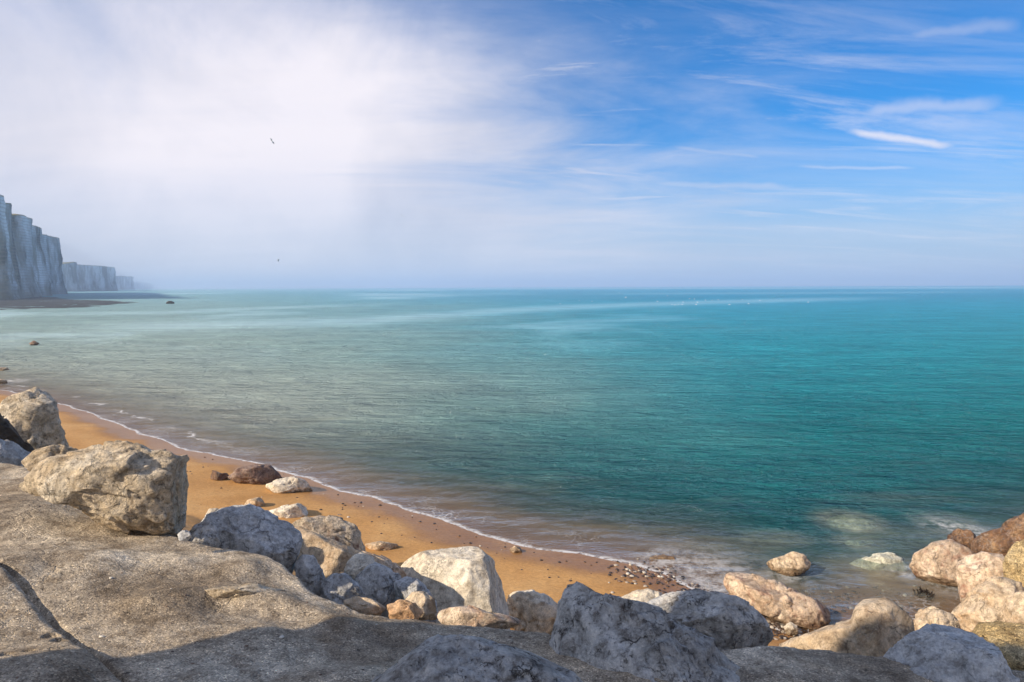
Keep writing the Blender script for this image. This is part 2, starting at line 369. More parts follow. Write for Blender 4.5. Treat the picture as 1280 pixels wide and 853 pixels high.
# pale band of slack water drawn out across the bay, and thinner ones farther out
def band(pts, w_):
    pts = np.array([at_z(px, py, 0)[:2] for px, py in pts]); ts = pts[:, 0] / pts[:, 1]; ls = np.log(np.hypot(pts[:, 0], pts[:, 1]))
    lc = np.interp(tx, ts, ls); return np.exp(-((np.log(Rr) - lc + .05 * nB) / w_) ** 2) * sstep(tx, ts[0] - .05, ts[0] + .2) * (1 - sstep(tx, ts[-1] - .25, ts[-1])) * (Y > 0)
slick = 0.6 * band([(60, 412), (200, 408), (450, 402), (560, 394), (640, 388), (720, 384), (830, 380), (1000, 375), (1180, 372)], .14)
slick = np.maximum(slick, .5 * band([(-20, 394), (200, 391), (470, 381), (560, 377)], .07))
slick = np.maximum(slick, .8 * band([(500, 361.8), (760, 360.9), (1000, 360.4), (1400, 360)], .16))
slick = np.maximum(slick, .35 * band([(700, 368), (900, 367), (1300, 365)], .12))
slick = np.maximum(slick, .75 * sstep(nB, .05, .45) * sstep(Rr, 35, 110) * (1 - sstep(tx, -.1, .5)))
V = np.stack([X, Y, Z], -1).reshape(-1, 3)
m, t, out = new_mat('sea_water')
at = lambda n: t.node('ShaderNodeAttribute', attribute_name=n).outputs['Fac']
sda, dep_, pal, slk = at('shore'), at('depth'), at('pale'), at('slick')
tc = t.node('ShaderNodeTexCoord').outputs['Object']
nn = t.noise(t.scale(tc, (.35, .6, 1)), 1.0, 5, .6)
dd = t.math('ADD', dep_, t.math('MULTIPLY', t.math('SUBTRACT', nn, .5), t.mr(dep_, 0, .5, .22, .05)))
body = t.ramp(dd, [(0.0, (.34, .24, .15)), (.16, (.26, .21, .15)), (.21, (.10, .145, .14)), (.30, (.028, .16, .175)), (.46, (.020, .27, .30)), (.66, (.032, .41, .53)), (.90, (.045, .44, .66)), (1, (.045, .38, .62))])
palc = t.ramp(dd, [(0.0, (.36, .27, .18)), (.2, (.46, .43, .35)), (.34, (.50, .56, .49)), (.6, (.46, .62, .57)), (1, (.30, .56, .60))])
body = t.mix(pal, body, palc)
body = t.mix(t.math('MULTIPLY', slk, .62), body, (.42, .56, .60))  # slick and pale areas also put surface sheen into the body colour
# suspended sand clouds near the beach
cl_ = t.math('MULTIPLY', t.mr(t.noise(t.node('ShaderNodeMapping', {'Vector': tc, 'Rotation': (0, 0, R(38)), 'Scale': (.16, .5, 1)}).outputs[0], 1.0, 5, .6, .6), .52, .70), t.mr(dep_, .42, .2, 0, .5))
body = t.mix(cl_, body, (.34, .32, .24))
body = t.mix(1.0, body, t.ramp(t.noise(t.scale(tc, (.10, .22, 1)), 1.0, 6, .65), [(.3, (.80, .80, .82)), (.7, (1.2, 1.2, 1.18))]), 'MULTIPLY')
opac = t.mr(t.math('ADD', sda, t.math('MULTIPLY', t.math('SUBTRACT', nn, .5), 2.0)), 0.0, 6.5, 0.10, 1.0)
opac = t.math('MULTIPLY', opac, t.mr(at('shoal'), 0, 1, 1, .45))
body = t.mix(t.math('MULTIPLY', at('shoal'), t.mr(t.noise(tc, 2.2, 6, .7), .35, .62, .3, .9)), body, (.60, .70, .60))
w1 = t.noise(t.scale(tc, (.8, 1.9, 1)), 1.0, 7, .62, .3)
w2 = t.noise(t.node('ShaderNodeMapping', {'Vector': tc, 'Rotation': (0, 0, R(14)), 'Scale': (2.6, 5.5, 1)}).outputs[0], 1.0, 6, .6, .5)
w0 = t.noise(t.scale(tc, (.05, .17, 1)), 1.0, 6, .65, .2)
w2 = t.math('SUBTRACT', 1.0, t.math('ABSOLUTE', t.math('MULTIPLY', t.math('SUBTRACT', w2, .5), 3.0)))
h = t.math('ADD', t.math('MULTIPLY', w1, .85), t.math('MULTIPLY', w2, .22))
w3 = t.noise(t.node('ShaderNodeMapping', {'Vector': tc, 'Rotation': (0, 0, R(-9)), 'Scale': (.26, .85, 1)}).outputs[0], 1.0, 5, .6, .4)
h = t.math('ADD', h, t.math('MULTIPLY', w0, .9))
h = t.math('ADD', h, t.math('MULTIPLY', t.math('POWER', w3, 1.6), 2.3))
calm = t.mr(slk, 0, 1, 1.0, .35)
calm = t.math('MULTIPLY', calm, t.mr(sda, 0, 6, .25, 1))
bp = t.node('ShaderNodeBump', {'Height': h, 'Strength': t.math('MULTIPLY', calm, .95), 'Distance': 1.5}).outputs[0]
fr = t.node('ShaderNodeFresnel', {'IOR': 1.33, 'Normal': bp}).outputs[0]
fr = t.math('MULTIPLY', fr, .60)
gl = t.node('ShaderNodeBsdfGlossy', {'Color': (.95, .97, 1.0), 'Roughness': .06, 'Normal': bp})
df = t.node('ShaderNodeBsdfDiffuse', {'Color': body, 'Normal': bp})
tr = t.node('ShaderNodeBsdfTransparent', {'Color': t.mix(t.mr(sda, 0, 7), (.97, .95, .92), t.mix(at('shoal'), (.42, .80, .74), (.80, .95, .86)))})
mx = t.node('ShaderNodeMixShader', {0: opac, 1: tr.outputs[0], 2: df.outputs[0]})
mx = t.node('ShaderNodeMixShader', {0: fr, 1: mx.outputs[0], 2: gl.outputs[0]})
# foam: lacy edge line, a second broken line, lace over the shallows by the stones
fn = t.noise(tc, 6.5, 6, .7, .6); fl = t.noise(tc, 1.0, 4, .6)
e1 = t.math('MULTIPLY', t.mr(t.math('ABSOLUTE', t.math('SUBTRACT', sda, .06)), .02, t.mr(fl, .3, .7, .04, .20), 1, 0), .8)
w_sd = t.math('ADD', sda, t.math('MULTIPLY', t.math('SUBTRACT', fl, .5), 1.8))
e2 = t.math('MULTIPLY', t.mr(t.math('ABSOLUTE', t.math('SUBTRACT', w_sd, 1.25)), .0, .14, .85, 0), t.math('MULTIPLY', t.mr(t.noise(tc, .45, 3), .48, .6), t.mr(pal, .5, .8)))
lacev = t.node('ShaderNodeTexVoronoi', {'Vector': t.vm('ADD', tc, t.scale(t.node('ShaderNodeTexNoise', {'Vector': tc, 'Scale': 3.0, 'Detail': 3.0}).outputs[1], (.35, .35, 0))), 'Scale': 5.5}, feature='DISTANCE_TO_EDGE').outputs[0]
lace = t.math('MULTIPLY', t.mr(lacev, .0, .07, .8, 0), t.math('MULTIPLY', t.mr(sda, .05, 1.6, 1, 0), t.mr(t.noise(tc, .7, 4), .44, .62)))
foam = t.math('MAXIMUM', t.math('MULTIPLY', t.math('MAXIMUM', e1, e2), t.mr(fn, .38, .52)), lace)
foam = t.math('MAXIMUM', foam, t.math('MULTIPLY', at('froth'), t.mr(t.noise(tc, 3.0, 8, .75), .42, .60)))
fd = t.node('ShaderNodeBsdfDiffuse', {'Color': (.80, .79, .77)})
mx = t.node('ShaderNodeMixShader', {0: t.math('MULTIPLY', foam, .85), 1: mx.outputs[0], 2: fd.outputs[0]})
t.l.new(mx.outputs[0], out.inputs[0])
shoal = np.zeros(X.shape)
for px, py, rx_, ry_, s_ in ((1062, 652, .85, .9, 1), (1072, 678, .7, .5, .7), (970, 674, .9, .5, .6), (1095, 712, 1.0, .8, 1), (1150, 735, 1.6, 1.2, .3), (1180, 650, .8, .8, .3), (1000, 745, 1.6, 1.0, .25), (1130, 672, 1.6, .9, .25)):
    p = at_z(px, py, 0); shoal = np.maximum(shoal, s_ * np.exp(-(((X - p[0]) / rx_) ** 2 + ((Y - p[1]) / ry_) ** 2) ** 2))
froth = np.zeros(X.shape)
for px, py, r_, s_ in ((1186, 658, .5, .7), (1215, 664, .5, .6), (1150, 715, .4, .5), (1130, 716, .3, .5), (870, 715, 1.2, .55), (905, 738, .8, .6), (985, 718, .5, .5), (8, 477, 1.2, .8), (835, 700, .7, .6), (1175, 730, .4, .5)):
    p = at_z(px, py, 0); froth = np.maximum(froth, s_ * np.exp(-(((X - p[0]) ** 2 + ((Y - p[1])) ** 2) / r_ ** 2)))
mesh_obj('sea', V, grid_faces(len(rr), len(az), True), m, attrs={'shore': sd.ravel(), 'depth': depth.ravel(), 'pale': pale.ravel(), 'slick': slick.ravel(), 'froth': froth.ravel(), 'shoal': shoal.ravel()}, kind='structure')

# ------------------------------------------------------------------ worn ledge under the camera
edge_px = [(-400, 560, 4.1), (-150, 566, 4.1), (0, 574, 4.0), (40, 582, 4.0), (80, 594, 3.95), (160, 640, 3.92), (225, 668, 3.86), (262, 676, 3.84), (290, 681, 3.84), (310, 683, 3.84), (330, 688, 3.82), (350, 699, 3.8), (370, 713, 3.78), (385, 729, 3.76), (415, 743, 3.74), (450, 758, 3.72), (500, 767, 3.70), (560, 774, 3.70), (620, 778, 3.70), (692, 785, 3.70), (800, 790, 3.70), (895, 806, 3.66), (940, 803, 3.66), (1000, 801, 3.64), (1060, 808, 3.60), (1110, 815, 3.55), (1200, 822, 3.5), (1300, 830, 3.5), (1600, 840, 3.5)]
eaz, er, ez = [], [], []
for px, py, z in edge_px:
    p = at_z(px, py, z); eaz.append(math.atan2(p[0], p[1])); er.append(math.hypot(p[0], p[1])); ez.append(z)
eaz = [-3.2, -1.3] + eaz + [1.3, 3.2]; er = [9, 9.5] + er + [5.5, 9]; ez = [4.2, 4.2] + ez + [3.6, 4.2]
ctrl = [(0, 640, 4.06), (0, 700, 4.10), (100, 700, 4.02), (0, 853, 4.10), (200, 853, 4.0), (200, 760, 3.93), (200, 700, 3.93), (300, 700, 3.90), (300, 745, 3.84), (300, 800, 3.93), (420, 853, 3.95), (420, 800, 3.84), (500, 790, 3.76), (600, 800, 3.72), (640, 853, 3.8), (800, 853, 3.8), (1000, 853, 3.70), (1000, 825, 3.66), (1080, 835, 3.6), (1280, 853, 3.5)]
CP = []
for px, py, z in ctrl: CP.append(at_z(px, py, z))
for a_, r_, z_ in zip(eaz, er, ez): CP.append(np.array([r_ * math.sin(a_), r_ * math.cos(a_), z_]))
CP += [np.array([0, 0, 4.15]), np.array([-3, -3, 4.2]), np.array([3, -3, 4.2]), np.array([0, -8, 4.2])]
CP = np.array(CP)
crack = np.array([at_z(px, py, 4.08)[:2] for px, py in [(-120, 660), (-40, 690), (0, 708), (30, 728), (60, 752), (100, 790), (125, 812), (150, 830), (200, 868), (280, 930)]])
def ledge_z(X, Y, fine=True):
    w_ = 0; zz = 0
    for c_ in CP:
        d2 = (X - c_[0]) ** 2 + (Y - c_[1]) ** 2 + .02; k = d2 ** -1.6; w_ = w_ + k; zz = zz + k * c_[2]
    z = zz / w_
    P = np.stack([X, Y, X * 0], -1).reshape(-1, 3)
    z = z + (.030 * fbm(P * .9 + 3, 3) + .018 * fbm(P * 2.7 + 8, 3)).reshape(X.shape)
    if fine: z = z + (.006 * fbm(P * 9, 3, .6) + .0035 * fbm(P * 40, 2, .6)).reshape(X.shape)
    d = seg_dist(X, Y, crack)
    poly = np.concatenate([crack, [(crack[-1][0], -3), (-9, -3), (-9, crack[0][1])]])
    s = np.where(inside(X, Y, poly), 1, -1) * d
    z = z + .022 * sstep(s, -.02, .05) * np.exp(-np.clip(s, 0, 9) / 1.5) - .03 * np.exp(-((s + .03) / .022) ** 2) - .03 * sstep(-s, 0, .02) * np.exp(-np.clip(-s, 0, 9) / .35)
    for px, py, r_, q in ((62, 769, .024, .15), (73, 778, .022, .15), (29, 716, .022, .10), (8, 812, .02, .05), (36, 806, .02, .04)):
        p = at_z(px, py, 4.1); z = z - q * np.exp(-(((X - p[0]) / (r_ * 1.5)) ** 2 + ((Y - p[1]) / (r_ * 1.1)) ** 2) ** 2)
    # low swell with a hollow on its near side
    rp = np.array([at_z(px, py, 3.88)[:2] for px, py in [(190, 756), (230, 745), (290, 735), (340, 738), (390, 748), (440, 766)]])
    dr = seg_dist(X, Y, rp); yc = np.interp(X, rp[:, 0], rp[:, 1]); near = sstep(yc - Y, 0, .1)
    z = z + .045 * np.exp(-(dr / .16) ** 2) - .02 * near * np.exp(-((dr - .22) / .16) ** 2)
    return z
az = az_array(44, 720, 50)
er_i = np.interp(az, eaz, er)
er_i = er_i + .035 * pnoise(np.stack([az * 30, az * 0, az * 0 + 2], -1)) + .015 * pnoise(np.stack([az * 110, az * 0, az * 0 + 2], -1))
nin, nout = 300, 26
rin = np.concatenate([[0.004], np.linspace(.22, 1, nin - 1)])
rows = []
for k in range(nin): rows.append((er_i * rin[k], 0))
for k in range(1, nout + 1): q = k / nout; rows.append((er_i + q * 1.0, q))
Rr = np.array([r for r, q in rows]); Q = np.array([[q] for r, q in rows])
A = np.broadcast_to(az, Rr.shape); X = Rr * np.sin(A); Y = Rr * np.cos(A)
Z = ledge_z(X, Y)
rimd = np.clip(er_i[None, :] - Rr, 0, None)
Z = Z - .05 * np.exp(-rimd / .07)
Z = Z - 2.6 * Q ** 1.25 * (1 + .18 * pnoise(np.stack([A.ravel() * 9, Q.repeat(Rr.shape[1], 1).ravel() * 3, A.ravel() * 0], -1)).reshape(Rr.shape))
mesh_obj('rock_ledge', np.stack([X, Y, Z], -1).reshape(-1, 3), grid_faces(len(rows), len(az), True), M['ledge'], kind='structure')

# ------------------------------------------------------------------ boulders
def rock(name, outline, label, mat, D_=None, dep=0.5, sub=5, p=3.0, nplanes=7, seed=0, rough=.045, cells=.05, cs=3.4, crack=.024, planes=(), cat='boulder', group=None, sink=0.0, fine=.007, pz=.70, facet=.16, bed=.012, bed_n=5):
    wpx_ = max(p_[0] for p_ in outline) - min(p_[0] for p_ in outline)
    sub = 6 if sub == 7 else 5 if wpx_ > 30 else 4
    nplanes += 7 if nplanes else 0; rough *= .6; cells *= .7
    out_ = np.array(outline, float); r0 = np.random.default_rng(1000 + seed)
    if D_ is None:
        b_ = out_[np.argmax(out_[:, 1])]; wpx = np.ptp(out_[:, 0]); g = hit_ground(b_[0], b_[1] - 1)
        D_ = g + 0.30 * dep * wpx / F * g
    q = out_; area = 0; cx = cy = 0
    for (x0, y0), (x1, y1) in zip(q, np.roll(q, -1, 0)):
        cr = x0 * y1 - x1 * y0; area += cr; cx += (x0 + x1) * cr; cy += (y0 + y1) * cr
    cx /= 3 * area; cy /= 3 * area
    cen = at_d(cx, cy, D_); f = ray(cx, cy); f = f / np.linalg.norm(f)
    rt = np.cross(f, [0, 0, 1]); rt /= np.linalg.norm(rt); up = np.cross(rt, f)
    dist = np.linalg.norm(cen - O3)
    pts = []
    for px, py in out_:
        v = ray(px, py); v = v / (v @ f) * dist; pts.append([(O3 + v - cen) @ rt, (O3 + v - cen) @ up])
    pts = np.array(pts)
    n = 360; th = np.arange(n) * 2 * math.pi / n; rad = np.zeros(n)
    for (x0, y0), (x1, y1) in zip(pts, np.roll(pts, -1, 0)):
        dx, dy = x1 - x0, y1 - y0; den = np.cos(th) * dy - np.sin(th) * dx
        den = np.where(abs(den) < 1e-9, 1e-9, den)
        tt = (x0 * dy - y0 * dx) / den; ss = (x0 * np.sin(th) - y0 * np.cos(th)) / den
        rad = np.where((tt > 0) & (ss >= -1e-6) & (ss <= 1 + 1e-6), np.maximum(rad, tt), rad)
    rad = np.where(rad <= 0, np.median(rad), rad)
    k_ = np.array([1, 2, 3, 2, 1.]) / 9
    rad = sum(np.roll(rad, s) * kk for s, kk in zip((-4, -2, 0, 2, 4), k_))
    Wd = np.ptp(pts[:, 0]); Hh = np.ptp(pts[:, 1]); size = math.sqrt(Wd * Hh)
    d, Fc = ico(sub)
    rho = np.hypot(d[:, 0], d[:, 2]); ang = np.mod(np.arctan2(d[:, 2], d[:, 0]), 2 * math.pi)
    Rt = np.interp(ang, np.append(th, 2 * math.pi), np.append(rad, rad[0]))
    k = (rho ** p + np.abs(d[:, 1]) ** p) ** (-1 / p)
    dd_ = dep * Wd * .5
    a = Rt * np.cos(ang) * rho * k; c_ = Rt * np.sin(ang) * rho * k; b = dd_ * d[:, 1] * k
    # facets: (direction right, up, toward the viewer, how deep 0..1)
    pl_ = list(planes)
    for _ in range(nplanes):
        v = r0.normal(size=3); v[2] = abs(v[2]) + .45
        pl_.append((v[0] * .9, v[1] * .9, v[2], r0.uniform(pz, .97)))
    Pl = np.stack([a, c_, -b], -1)
    for nx, nu, nf, lv in pl_:
        nv = np.array([nx, nu, nf], float); nv /= np.linalg.norm(nv)
        s = Pl @ nv; lim = s.max() * lv; ex = np.clip(s - lim, 0, None)
        Pl = Pl - nv * (ex * .98)[:, None]
    P = Pl[:, :1] * rt + Pl[:, 1:2] * up - Pl[:, 2:3] * f
    nd = P / (np.linalg.norm(P, axis=1)[:, None] + 1e-9)
    Q_ = P + seed * 3.7
    disp = size * rough * (fbm(Q_ * 1.6 / size, 3) + .5 * fbm(Q_ * 5 / size, 3))
    wr = Q_ * cs / size; wr = wr + .35 * np.stack([pnoise(wr * 1.3 + 5), pnoise(wr * 1.3 + 9), pnoise(wr * 1.3 + 14)], -1)
    d1, d2, idn, of = worley(wr); e_ = d2 - d1
    disp = disp + size * cells * ((idn % 97) / 97. - .5) * sstep(e_, 0, .07) - size * crack * np.exp(-(e_ / .05) ** 2) * (0.4 + .6 * (pnoise(wr * .6) > 0))
    disp = disp + size / cs * facet * np.sum(of * _g[idn], axis=1)          # tilted broken faces
    w2_ = wr * 2.7 + 11; _, _, id2, of2 = worley(w2_)
    disp = disp + size / cs / 2.7 * facet * .55 * np.sum(of2 * _g[id2], axis=1)
    bd = r0.normal(size=3); bd /= np.linalg.norm(bd); sb = (P @ bd) / size * bed_n + .6 * pnoise(Q_ * 2 / size)
    disp = disp + size * bed * (sstep(sb - np.floor(sb), .0, .25) - .5) * sstep(pnoise(Q_ * 1.2 / size + 50), -.25, .2)
    disp = disp + size * fine * (fbm(Q_ * 16 / size, 3, .65) - .5 * np.clip(fbm(Q_ * 30 / size, 2) - .2, 0, 1))
    P = P + nd * disp[:, None]
    P[:, 2] -= sink
    o = mesh_obj(name, P, Fc, mat, loc=cen)
    o['label'] = label; o['category'] = cat
    if group: o['group'] = group
    return o

B = [
 # far end of the ledge, beside the camera's left hand
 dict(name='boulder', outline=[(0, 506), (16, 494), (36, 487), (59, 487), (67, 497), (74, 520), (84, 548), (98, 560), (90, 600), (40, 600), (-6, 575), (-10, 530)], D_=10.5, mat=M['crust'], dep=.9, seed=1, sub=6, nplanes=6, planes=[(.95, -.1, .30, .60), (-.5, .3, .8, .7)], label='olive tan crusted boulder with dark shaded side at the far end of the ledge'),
 dict(name='boulder', outline=[(-70, 500), (-30, 495), (-2, 516), (20, 540), (42, 562), (34, 590), (-60, 600)], D_=9.4, mat=M['dark'], dep=.8, seed=2, label='boulder painted dark as shadow at the edge of the frame before the crusted boulder'),  # shadow on this boulder is put into its dark colour
 dict(name='boulder', outline=[(-40, 545), (-5, 547), (18, 554), (38, 567), (30, 585), (-40, 590)], D_=8.6, mat=M['greyblue'], dep=.8, seed=3, label='small pale blue grey boulder lying low at the far corner of the ledge'),
 dict(name='boulder', outline=[(24, 578), (42, 564), (68, 556), (92, 558), (110, 575), (90, 600), (50, 600)], D_=6.9, mat=M['crust'], dep=.9, seed=4, label='low tan rock half hidden behind the big pitted boulder'),
 dict(name='boulder', outline=[(18, 611), (34, 594), (54, 572), (84, 560), (103, 557), (132, 556), (164, 557), (188, 565), (206, 565), (226, 574), (240, 568), (254, 577), (263, 590), (262, 614), (256, 641), (242, 664), (226, 675), (205, 674), (176, 665), (147, 656), (117, 642), (70, 626)], D_=5.95, mat=M['crust'], dep=.55, seed=5, sub=7, p=2.6, nplanes=5, rough=.06, cells=.04, cs=4.6, crack=.016, fine=.012, pz=.84,
      planes=[(.95, -.10, .25, .62), (-.55, .45, .75, .72), (-.1, .95, .35, .80), (-.5, -.35, .8, .8)], label='largest pitted cream boulder with a blue grey shaded end on the ledge'),
 dict(name='small_stone', outline=[(222, 668), (228, 663), (236, 664), (240, 671), (234, 677), (224, 676)], D_=5.35, mat=M['greyblue'], dep=1, seed=6, sub=4, cat='stone', label='small grey stone tucked under the shaded end of the largest pitted boulder'),
 dict(name='boulder', outline=[(256, 645), (262, 636), (272, 636), (280, 642), (276, 660), (258, 660)], D_=7.4, mat=M['white'], dep=1, seed=7, sub=4, label='small white rock tip between the pitted boulder and the blue grey boulder'),
 dict(name='boulder', outline=[(234, 668), (243, 655), (256, 650), (270, 658), (276, 680), (268, 700), (238, 696)], D_=5.95, mat=M['grey'], dep=1, seed=8, label='small dark grey rock between the largest pitted boulder and the ledge'),
 dict(name='boulder', outline=[(248, 658), (262, 642), (287, 636), (308, 631), (327, 636), (341, 647), (361, 653), (374, 666), (377, 683), (370, 702), (360, 730), (330, 745), (285, 725), (252, 695)], D_=6.7, mat=M['greyblue'], dep=.8, seed=9, sub=6, nplanes=6, cells=.03, cs=5, crack=.018, fine=.014, label='rounded blue grey boulder in shade next to the largest pitted boulder'),
 dict(name='boulder', outline=[(362, 658), (371, 650), (398, 644), (420, 647), (440, 655), (450, 664), (453, 680), (470, 692), (450, 700), (420, 700), (380, 680)], D_=9.6, mat=M['streak'], dep=.8, seed=10, sub=6, nplanes=4, planes=[(.9, -.3, .4, .70), (.1, -.35, .9, .66)], label='pale topped rock with purple brown eroded hollow at the foot of the pile'),
 dict(name='boulder', outline=[(362, 664), (372, 656), (384, 662), (402, 669), (424, 679), (446, 688), (470, 697), (478, 715), (450, 745), (400, 745), (375, 725), (364, 700)], D_=8.2, mat=M['tan'], dep=.9, seed=11, facet=.10, sub=6, p=2.3, nplanes=3, rough=.04, cells=.012, crack=.008, label='smooth sunlit beige boulder sloping down from the blue grey boulder'),
 dict(name='boulder', outline=[(436, 691), (455, 689), (475, 696), (494, 705), (508, 718), (506, 745), (470, 740), (440, 715)], D_=8.9, mat=M['pink'], dep=.9, seed=12, label='brown streaked tan rock beside the white angular boulder'),
 dict(name='boulder', outline=[(430, 713), (441, 695), (452, 691), (467, 698), (471, 708), (460, 722), (446, 732), (434, 724)], D_=7.5, mat=M['white'], dep=.9, seed=13, nplanes=5, rough=.03, label='block with rounded cream cap and shaded lower half in the jointed cluster'),
 dict(name='boulder', outline=[(444, 724), (458, 708), (470, 704), (486, 710), (500, 722), (504, 745), (490, 770), (462, 770), (448, 748)], D_=7.1, mat=M['greyblue'], dep=.9, seed=14, sub=6, nplanes=5, rough=.03, cells=.015, label='bright blue shaded block at the middle of the jointed cluster'),
 dict(name='boulder', outline=[(494, 724), (505, 719), (518, 722), (532, 733), (546, 752), (548, 780), (510, 780), (494, 750)], D_=6.8, mat=M['greyblue'], dep=.9, seed=15, nplanes=5, label='grey shaded block leaning against the white angular boulder'),
 dict(name='boulder', outline=[(400, 733), (414, 719), (431, 716), (448, 728), (456, 748), (450, 775), (410, 770)], D_=6.5, mat=M['greyblue'], dep=.9, seed=16, nplanes=5, label='rounded grey block under the smooth beige boulder by the ledge edge'),
 dict(name='boulder', outline=[(368, 704), (376, 694), (392, 694), (402, 712), (410, 732), (404, 760), (374, 740)], D_=6.6, mat=M['greyblue'], dep=.9, seed=17, nplanes=6, label='dark fractured block in the gap beside the ledge rim'),
 dict(name='boulder', outline=[(430, 751), (446, 746), (466, 750), (482, 760), (470, 775), (435, 772)], D_=5.5, mat=M['tan'], dep=1, seed=18, label='low tan rock on the rim of the ledge left of the orange rock', sub=5),
 dict(name='boulder', outline=[(484, 757), (500, 750), (520, 754), (530, 766), (520, 778), (488, 776)], D_=5.35, mat=M['orange'], dep=1, seed=19, label='low orange rock on the rim of the ledge'),
 dict(name='boulder', outline=[(504, 755), (514, 741), (530, 740), (543, 749), (546, 775), (510, 775)], D_=5.9, mat=M['tan'], dep=1, seed=20, label='rough pale tan rock wedged behind the orange rock'),
 dict(name='boulder', outline=[(540, 768), (560, 760), (585, 758), (608, 766), (640, 770), (655, 779), (630, 788), (560, 785)], D_=5.4, mat=M['pink'], dep=.8, seed=21, label='flat pinkish slab at the foot of the white angular boulder'),
 dict(name='boulder', outline=[(496, 718), (505, 702), (520, 693), (552, 686), (580, 684), (598, 685), (606, 694), (617, 701), (620, 714), (629, 727), (639, 742), (652, 760), (664, 776), (650, 810), (560, 815), (500, 790), (490, 745)], D_=9.3, mat=M['white'], dep=.75, seed=22, facet=.03, sub=7, p=3.4, nplanes=3, rough=.02, cells=.006, bed=.004, cs=4, crack=.008, fine=.010, pz=.93,
      planes=[(.95, .10, .22, .58), (-.35, .15, .92, .74), (-.7, .5, .5, .84), (0, .9, .4, .88)], label='big white angular boulder with flat sunlit face and dark right side'),
 dict(name='boulder', outline=[(630, 747), (648, 740), (665, 739), (682, 745), (696, 755), (706, 790), (650, 800), (636, 770)], D_=10.6, mat=M['white'], dep=.9, seed=23, nplanes=4, planes=[(.2, -.2, .95, .6)], label='pale slab with shaded face between the white boulder and the dark peaked boulder'),
 dict(name='boulder', outline=[(770, 750), (790, 740), (810, 736), (830, 744), (838, 770), (780, 775)], D_=9.8, mat=M['white'], dep=.9, seed=24, label='cream rock tip showing above the saddle of the dark boulders'),
 # dark boulders close to the camera
 dict(name='boulder', outline=[(689, 860), (691, 811), (695, 787), (693, 764), (696, 752), (703, 740), (710, 727), (718, 724), (728, 731), (742, 740), (761, 745), (777, 752), (801, 760), (824, 771), (847, 780), (868, 792), (894, 806), (918, 825), (945, 850), (985, 900), (960, 990), (690, 990)], D_=3.9, mat=M['grey'], dep=.6, seed=25, sub=7, p=2.8, nplanes=8, rough=.05, cells=.035, cs=4.5, crack=.02, fine=.014, pz=.86,
      planes=[(-.3, .1, 1, .75), (.5, .6, .7, .75)], label='dark grey peaked boulder with white veins nearest the camera'),
 dict(name='boulder', outline=[(796, 768), (812, 750), (830, 742), (847, 739), (871, 737), (894, 743), (914, 745), (932, 753), (948, 764), (960, 780), (971, 797), (960, 812), (930, 830), (860, 840), (800, 800)], D_=4.9, mat=M['grey'], dep=.8, seed=26, sub=7, nplanes=6, rough=.05, cells=.03, cs=5, crack=.016, fine=.014, label='rounded mottled grey boulder behind the dark peaked boulder'),
 dict(name='boulder', outline=[(440, 880), (470, 850), (502, 825), (527, 805), (547, 796), (565, 793), (590, 795), (615, 801), (640, 811), (665, 819), (690, 831), (722, 848), (770, 890), (740, 1000), (460, 1000)], D_=3.1, mat=M['grey'], dep=.7, seed=27, facet=.10, sub=7, p=2.2, nplanes=5, rough=.03, cells=.018, cs=5, crack=.016, fine=.010, pz=.92, label='low domed grey boulder with cracks at the bottom of the frame'),
 dict(name='boulder', outline=[(1088, 845), (1112, 816), (1139, 793), (1162, 778), (1188, 771), (1206, 769), (1224, 777), (1236, 794), (1248, 813), (1256, 830), (1270, 856), (1300, 960), (1060, 960), (1070, 880)], D_=4.2, mat=M['greyblue'], dep=.8, seed=28, sub=7, nplanes=6, rough=.045, cells=.03, cs=6, crack=.016, fine=.020, planes=[(-.5, .4, .8, .8)], label='grey boulder with pitted sloping crest near the camera at the right'),
 # right hand side
 dict(name='boulder', outline=[(960, 806), (995, 797), (1030, 785), (1060, 776), (1072, 768), (1066, 757), (1082, 746), (1106, 745), (1124, 757), (1142, 772), (1148, 792), (1140, 830), (1060, 850), (980, 840)], D_=6.2, mat=M['tan'], dep=.8, seed=29, facet=.10, sub=6, p=2.2, nplanes=4, rough=.04, cells=.012, crack=.010, label='sand coloured hump rock with rounded knob above the dark ledge'),
 dict(name='boulder', outline=[(903, 728), (912, 716), (930, 716), (952, 722), (975, 729), (1001, 743), (1024, 752), (1040, 764), (1038, 776), (1020, 787), (998, 784), (972, 776), (945, 765), (915, 748)], mat=M['pink'], dep=.7, seed=30, sub=6, nplanes=5, cells=.03, cs=3, crack=.02, bed=.03, bed_n=7, planes=[(.1, .85, .5, .62), (.0, -.25, 1, .72)], label='long flat layered tan rock lying at the edge of the water'),
 dict(name='small_stone', outline=[(979, 783), (988, 778), (996, 782), (998, 792), (992, 798), (983, 793)], mat=M['white'], dep=.9, seed=31, sub=4, cat='stone', label='small pale stone on the gravel below the long layered rock'),
 dict(name='boulder', outline=[(954, 704), (972, 697), (991, 691), (1004, 694), (1015, 704), (1008, 714), (990, 724), (972, 716)], mat=M['tan'], dep=.8, seed=32, sub=5, nplanes=6, label='pale tan rock standing in the shallows beyond the long layered rock'),
 dict(name='boulder', outline=[(1054, 708), (1070, 699), (1092, 694), (1110, 691), (1125, 696), (1136, 710), (1124, 724), (1080, 726)], D_=14.6, mat=M['under'], dep=.7, seed=33, facet=.10, p=2.2, nplanes=3, label='pale rock half awash in green water before the pinkish boulder'),
 dict(name='submerged_rock', outline=[(1022, 652), (1038, 641), (1065, 639), (1092, 645), (1104, 658), (1084, 672), (1036, 668)], D_=17.9, mat=M['under'], dep=1.1, seed=34, p=2.1, nplanes=0, facet=.02, cat='rock', sink=.12, label='whitish rock seen under the green water farthest from the beach'),
